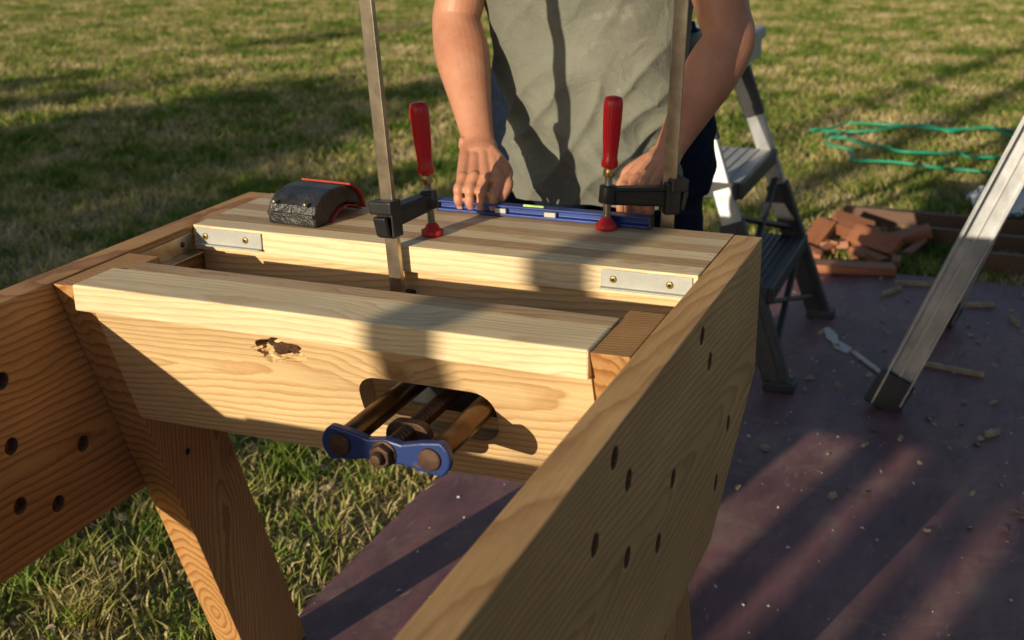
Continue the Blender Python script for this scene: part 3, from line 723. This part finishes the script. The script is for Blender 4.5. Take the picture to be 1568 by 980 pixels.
for i in range(60):
    t=i/10*2.1; r=.45+.25*math.sin(t*.73+1)
    pts.append((-.50+i*.012+r*1.4*math.cos(t)+random.uniform(-.12,.12),6.95+r*.9*math.sin(t)+random.uniform(-.16,.16),.02+.05*random.random()))
pts+= [(.5,6.6,.02),(1.0,6.9,.02),(1.8,6.6,.02)]
curve('garden_hose',pts,.007,hosem)
def sheetmat():
    m,nt,b=newmat('printed_sack'); tc=nd(nt,'ShaderNodeTexCoord'); P=tc.outputs['Object']
    f=noise_n(nt,vmath(nt,'MULTIPLY',P,(1,.5,1)),34,2,.4); r=ramp(nt,[(.56,(.62,.62,.60)),(.59,(.06,.07,.09))]); nt.links.new(f,r.inputs[0])
    nt.links.new(r.outputs[0],b.inputs['Base Color']); b.inputs['Roughness'].default_value=.5; return m
bm=bmesh.new(); bmesh.ops.create_grid(bm,x_segments=40,y_segments=40,size=.5)
for v in bm.verts:
    v.co=Vector((v.co.x*.50,v.co.y*.55,.09-.16*abs(v.co.x*1.1)**1.5+.04*noise.noise(v.co*5)+.02*noise.noise(v.co*14)))
obj_bm('printed_plastic_sack',bm,sheetmat(),None,(.17,5.62,.03),(0,0,.2),True)
def shard(name,pts,z,mat,t=.006): return prism(name,pts,'z',z,z+t,mat,None,.001)
shard('wood_splinter',[(-.47,3.90),(-.455,3.915),(-.42,3.85),(-.41,3.80),(-.36,3.74),(-.37,3.70),(-.41,3.73),(-.425,3.78),(-.45,3.82)],.001,white)
shard('wood_splinter',[(-.36,3.71),(-.345,3.715),(-.22,3.52),(-.235,3.52)],.001,white,.008)
bar('wood_splinter',(-.20,3.69,.008),(.03,3.64,.008),.016,.010,drym,None,.002)
for (x,y,r_,l) in ((-.05,4.3,.4,.10),(.12,4.15,2.0,.07),(-.33,4.32,1.1,.12),(.05,3.2,.9,.05),(-.30,4.48,.2,.2),(.25,4.42,2.6,.14)):
    bar('wood_splinter',(x,y,.007),(x+l*math.cos(r_),y+l*math.sin(r_),.007),.018,.010,drym,None,.002)
pts=[(.02,1.98,.01),(.05,2.03,.03),(.09,2.04,.01),(.12,2.0,.02),(.10,1.96,.03),(.15,1.95,.01),(.2,2.0,.02)]
curve('twine',pts,.003,drym)
# ---------------------------------------------------------------- background trees; added shadow casters behind the camera
def tree(name,x,y,tr,th,cz,cr,nl,leaf=.09,lean=(0,0),flat=.8,seed=1,fill=.22):
    random.seed(seed); r=np.random.default_rng(seed)
    E=empty(name,(x,y,-.03)); bm=bmesh.new()
    top=Vector((lean[0],lean[1],cz+cr*.3))
    tube_bm(bm,[(0,0,0,tr*1.35,tr*1.35),(lean[0]*.3,lean[1]*.3,th*.4,tr,tr),(lean[0]*.7,lean[1]*.7,th,tr*.85,tr*.85),(*top,tr*.3,tr*.3)],14,6)
    ends=[]
    for i in range(14):
        a_=random.uniform(0,6.28); rr=random.uniform(.4,.95)*cr; h=cz+random.uniform(-.6,.7)*cr*flat
        e=Vector((lean[0]+rr*math.cos(a_),lean[1]+rr*math.sin(a_),h)); s=Vector((lean[0]*.7,lean[1]*.7,th)).lerp(top,random.random())
        m_=s.lerp(e,.5)+Vector((0,0,.12*cr)); tube_bm(bm,[(*s,tr*.4,tr*.4),(*m_,tr*.25,tr*.25),(*e,tr*.1,tr*.1)],7,4); ends.append(e); ends.append(m_)
    obj_bm('trunk',bm,barkm,E,smooth=True)
    cl=[]
    for e in ends:
        for _ in range(3): cl.append((e+Vector(r.normal(0,fill*cr,3)),random.uniform(.14,.30)*cr))
    n=nl; ci=r.integers(0,len(cl),n)
    C=np.array([c[0] for c in cl])[ci]; RR=np.array([c[1] for c in cl])[ci]
    d=r.normal(0,1,(n,3)); d/=np.linalg.norm(d,axis=1)[:,None]; Pp=C+d*(RR*r.random(n)**.4)[:,None]
    u=r.normal(0,1,(n,3)); u/=np.linalg.norm(u,axis=1)[:,None]; w=np.cross(u,d); w/=np.linalg.norm(w,axis=1)[:,None]+1e-9
    s=(leaf*r.uniform(.5,1.2,n))[:,None]
    Vv=np.stack([Pp-u*s,Pp+w*s*.45,Pp+u*s,Pp-w*s*.45],1).reshape(-1)
    me=bpy.data.meshes.new('crown'); me.vertices.add(n*4); me.vertices.foreach_set('co',Vv)
    me.loops.add(n*4); me.loops.foreach_set('vertex_index',np.arange(n*4,dtype=np.int32)); me.polygons.add(n); me.polygons.foreach_set('loop_start',(np.arange(n)*4).astype(np.int32))
    me.update(calc_edges=True); at=me.attributes.new('tone','FLOAT','POINT'); at.data.foreach_set('value',np.repeat(r.random(n),4).astype(np.float32))
    me.materials.append(leafm); o=bpy.data.objects.new('crown',me); link(o,E)
tree('shadow_tree',-1.03-TA*2.5,-2.5,.055,2.6,4.7,1.3,5000,.08,(.03,0),.8,2)  # added out of view; its trunk casts the shadow band across the bench
for i,(xp,cz,cr) in enumerate(((-4.9,1.75,1.2),(-6.3,2.0,1.45),(-8.0,1.95,1.5),(-9.8,1.9,1.6),(-11.6,1.9,1.6))):
    yy=-6+.4*math.sin(i*2)
    tree('added_shade_tree',xp+TA*yy,yy,.13,.9,cz,cr,8500,.11,(0,0),.85,4+i,.26)  # unseen, added to shade the left lawn
for xp,tr,sd in ((-2.45,.10,31),(-3.1,.07,32)):
    tree('added_streak_tree',xp+TA*-13,-13,tr,7.5,10.5,1.6,5000,.13,(0,0),1.0,sd)  # unseen, added so the trunks streak the right grass with shadow
F=empty('shadow_fence')  # added out of view to keep the deck in shade
random.seed(11)
x=-.905-TA*5; i=0
ws=[.078,.10,.11,.14]; gaps=[.070,.062,.012,.060]  # gaps shaped to let light streaks onto the deck
fx0=x
while x<3.5:
    w=ws[i] if i<4 else .14; g=gaps[i] if i<4 else (.055 if i%6==0 else .010)
    box('shadow_picket_%d'%i,(x,-5.0,-.03),(x+w,-4.982,2.20+random.uniform(-.02,.02)),shadow_fence_w,F,.002); x+=w+g; i+=1
for z in (.4,1.9): box('shadow_fence_rail',(fx0,-5.045,z),(3.55,-5.0025,z+.06),shadow_fence_w,F,.002)
for xx in (fx0,.6,3.4): box('shadow_fence_post',(xx,-5.14,-.03),(xx+.075,-5.05,2.22),shadow_fence_w,F,.003)
for i in range(9):
    tree('background_tree',-34+i*8+random.uniform(-2,2),40+random.uniform(-4,6),.3,2.5,5.5,3.6,5000,.38,(0,0),.9,20+i)
print('done')
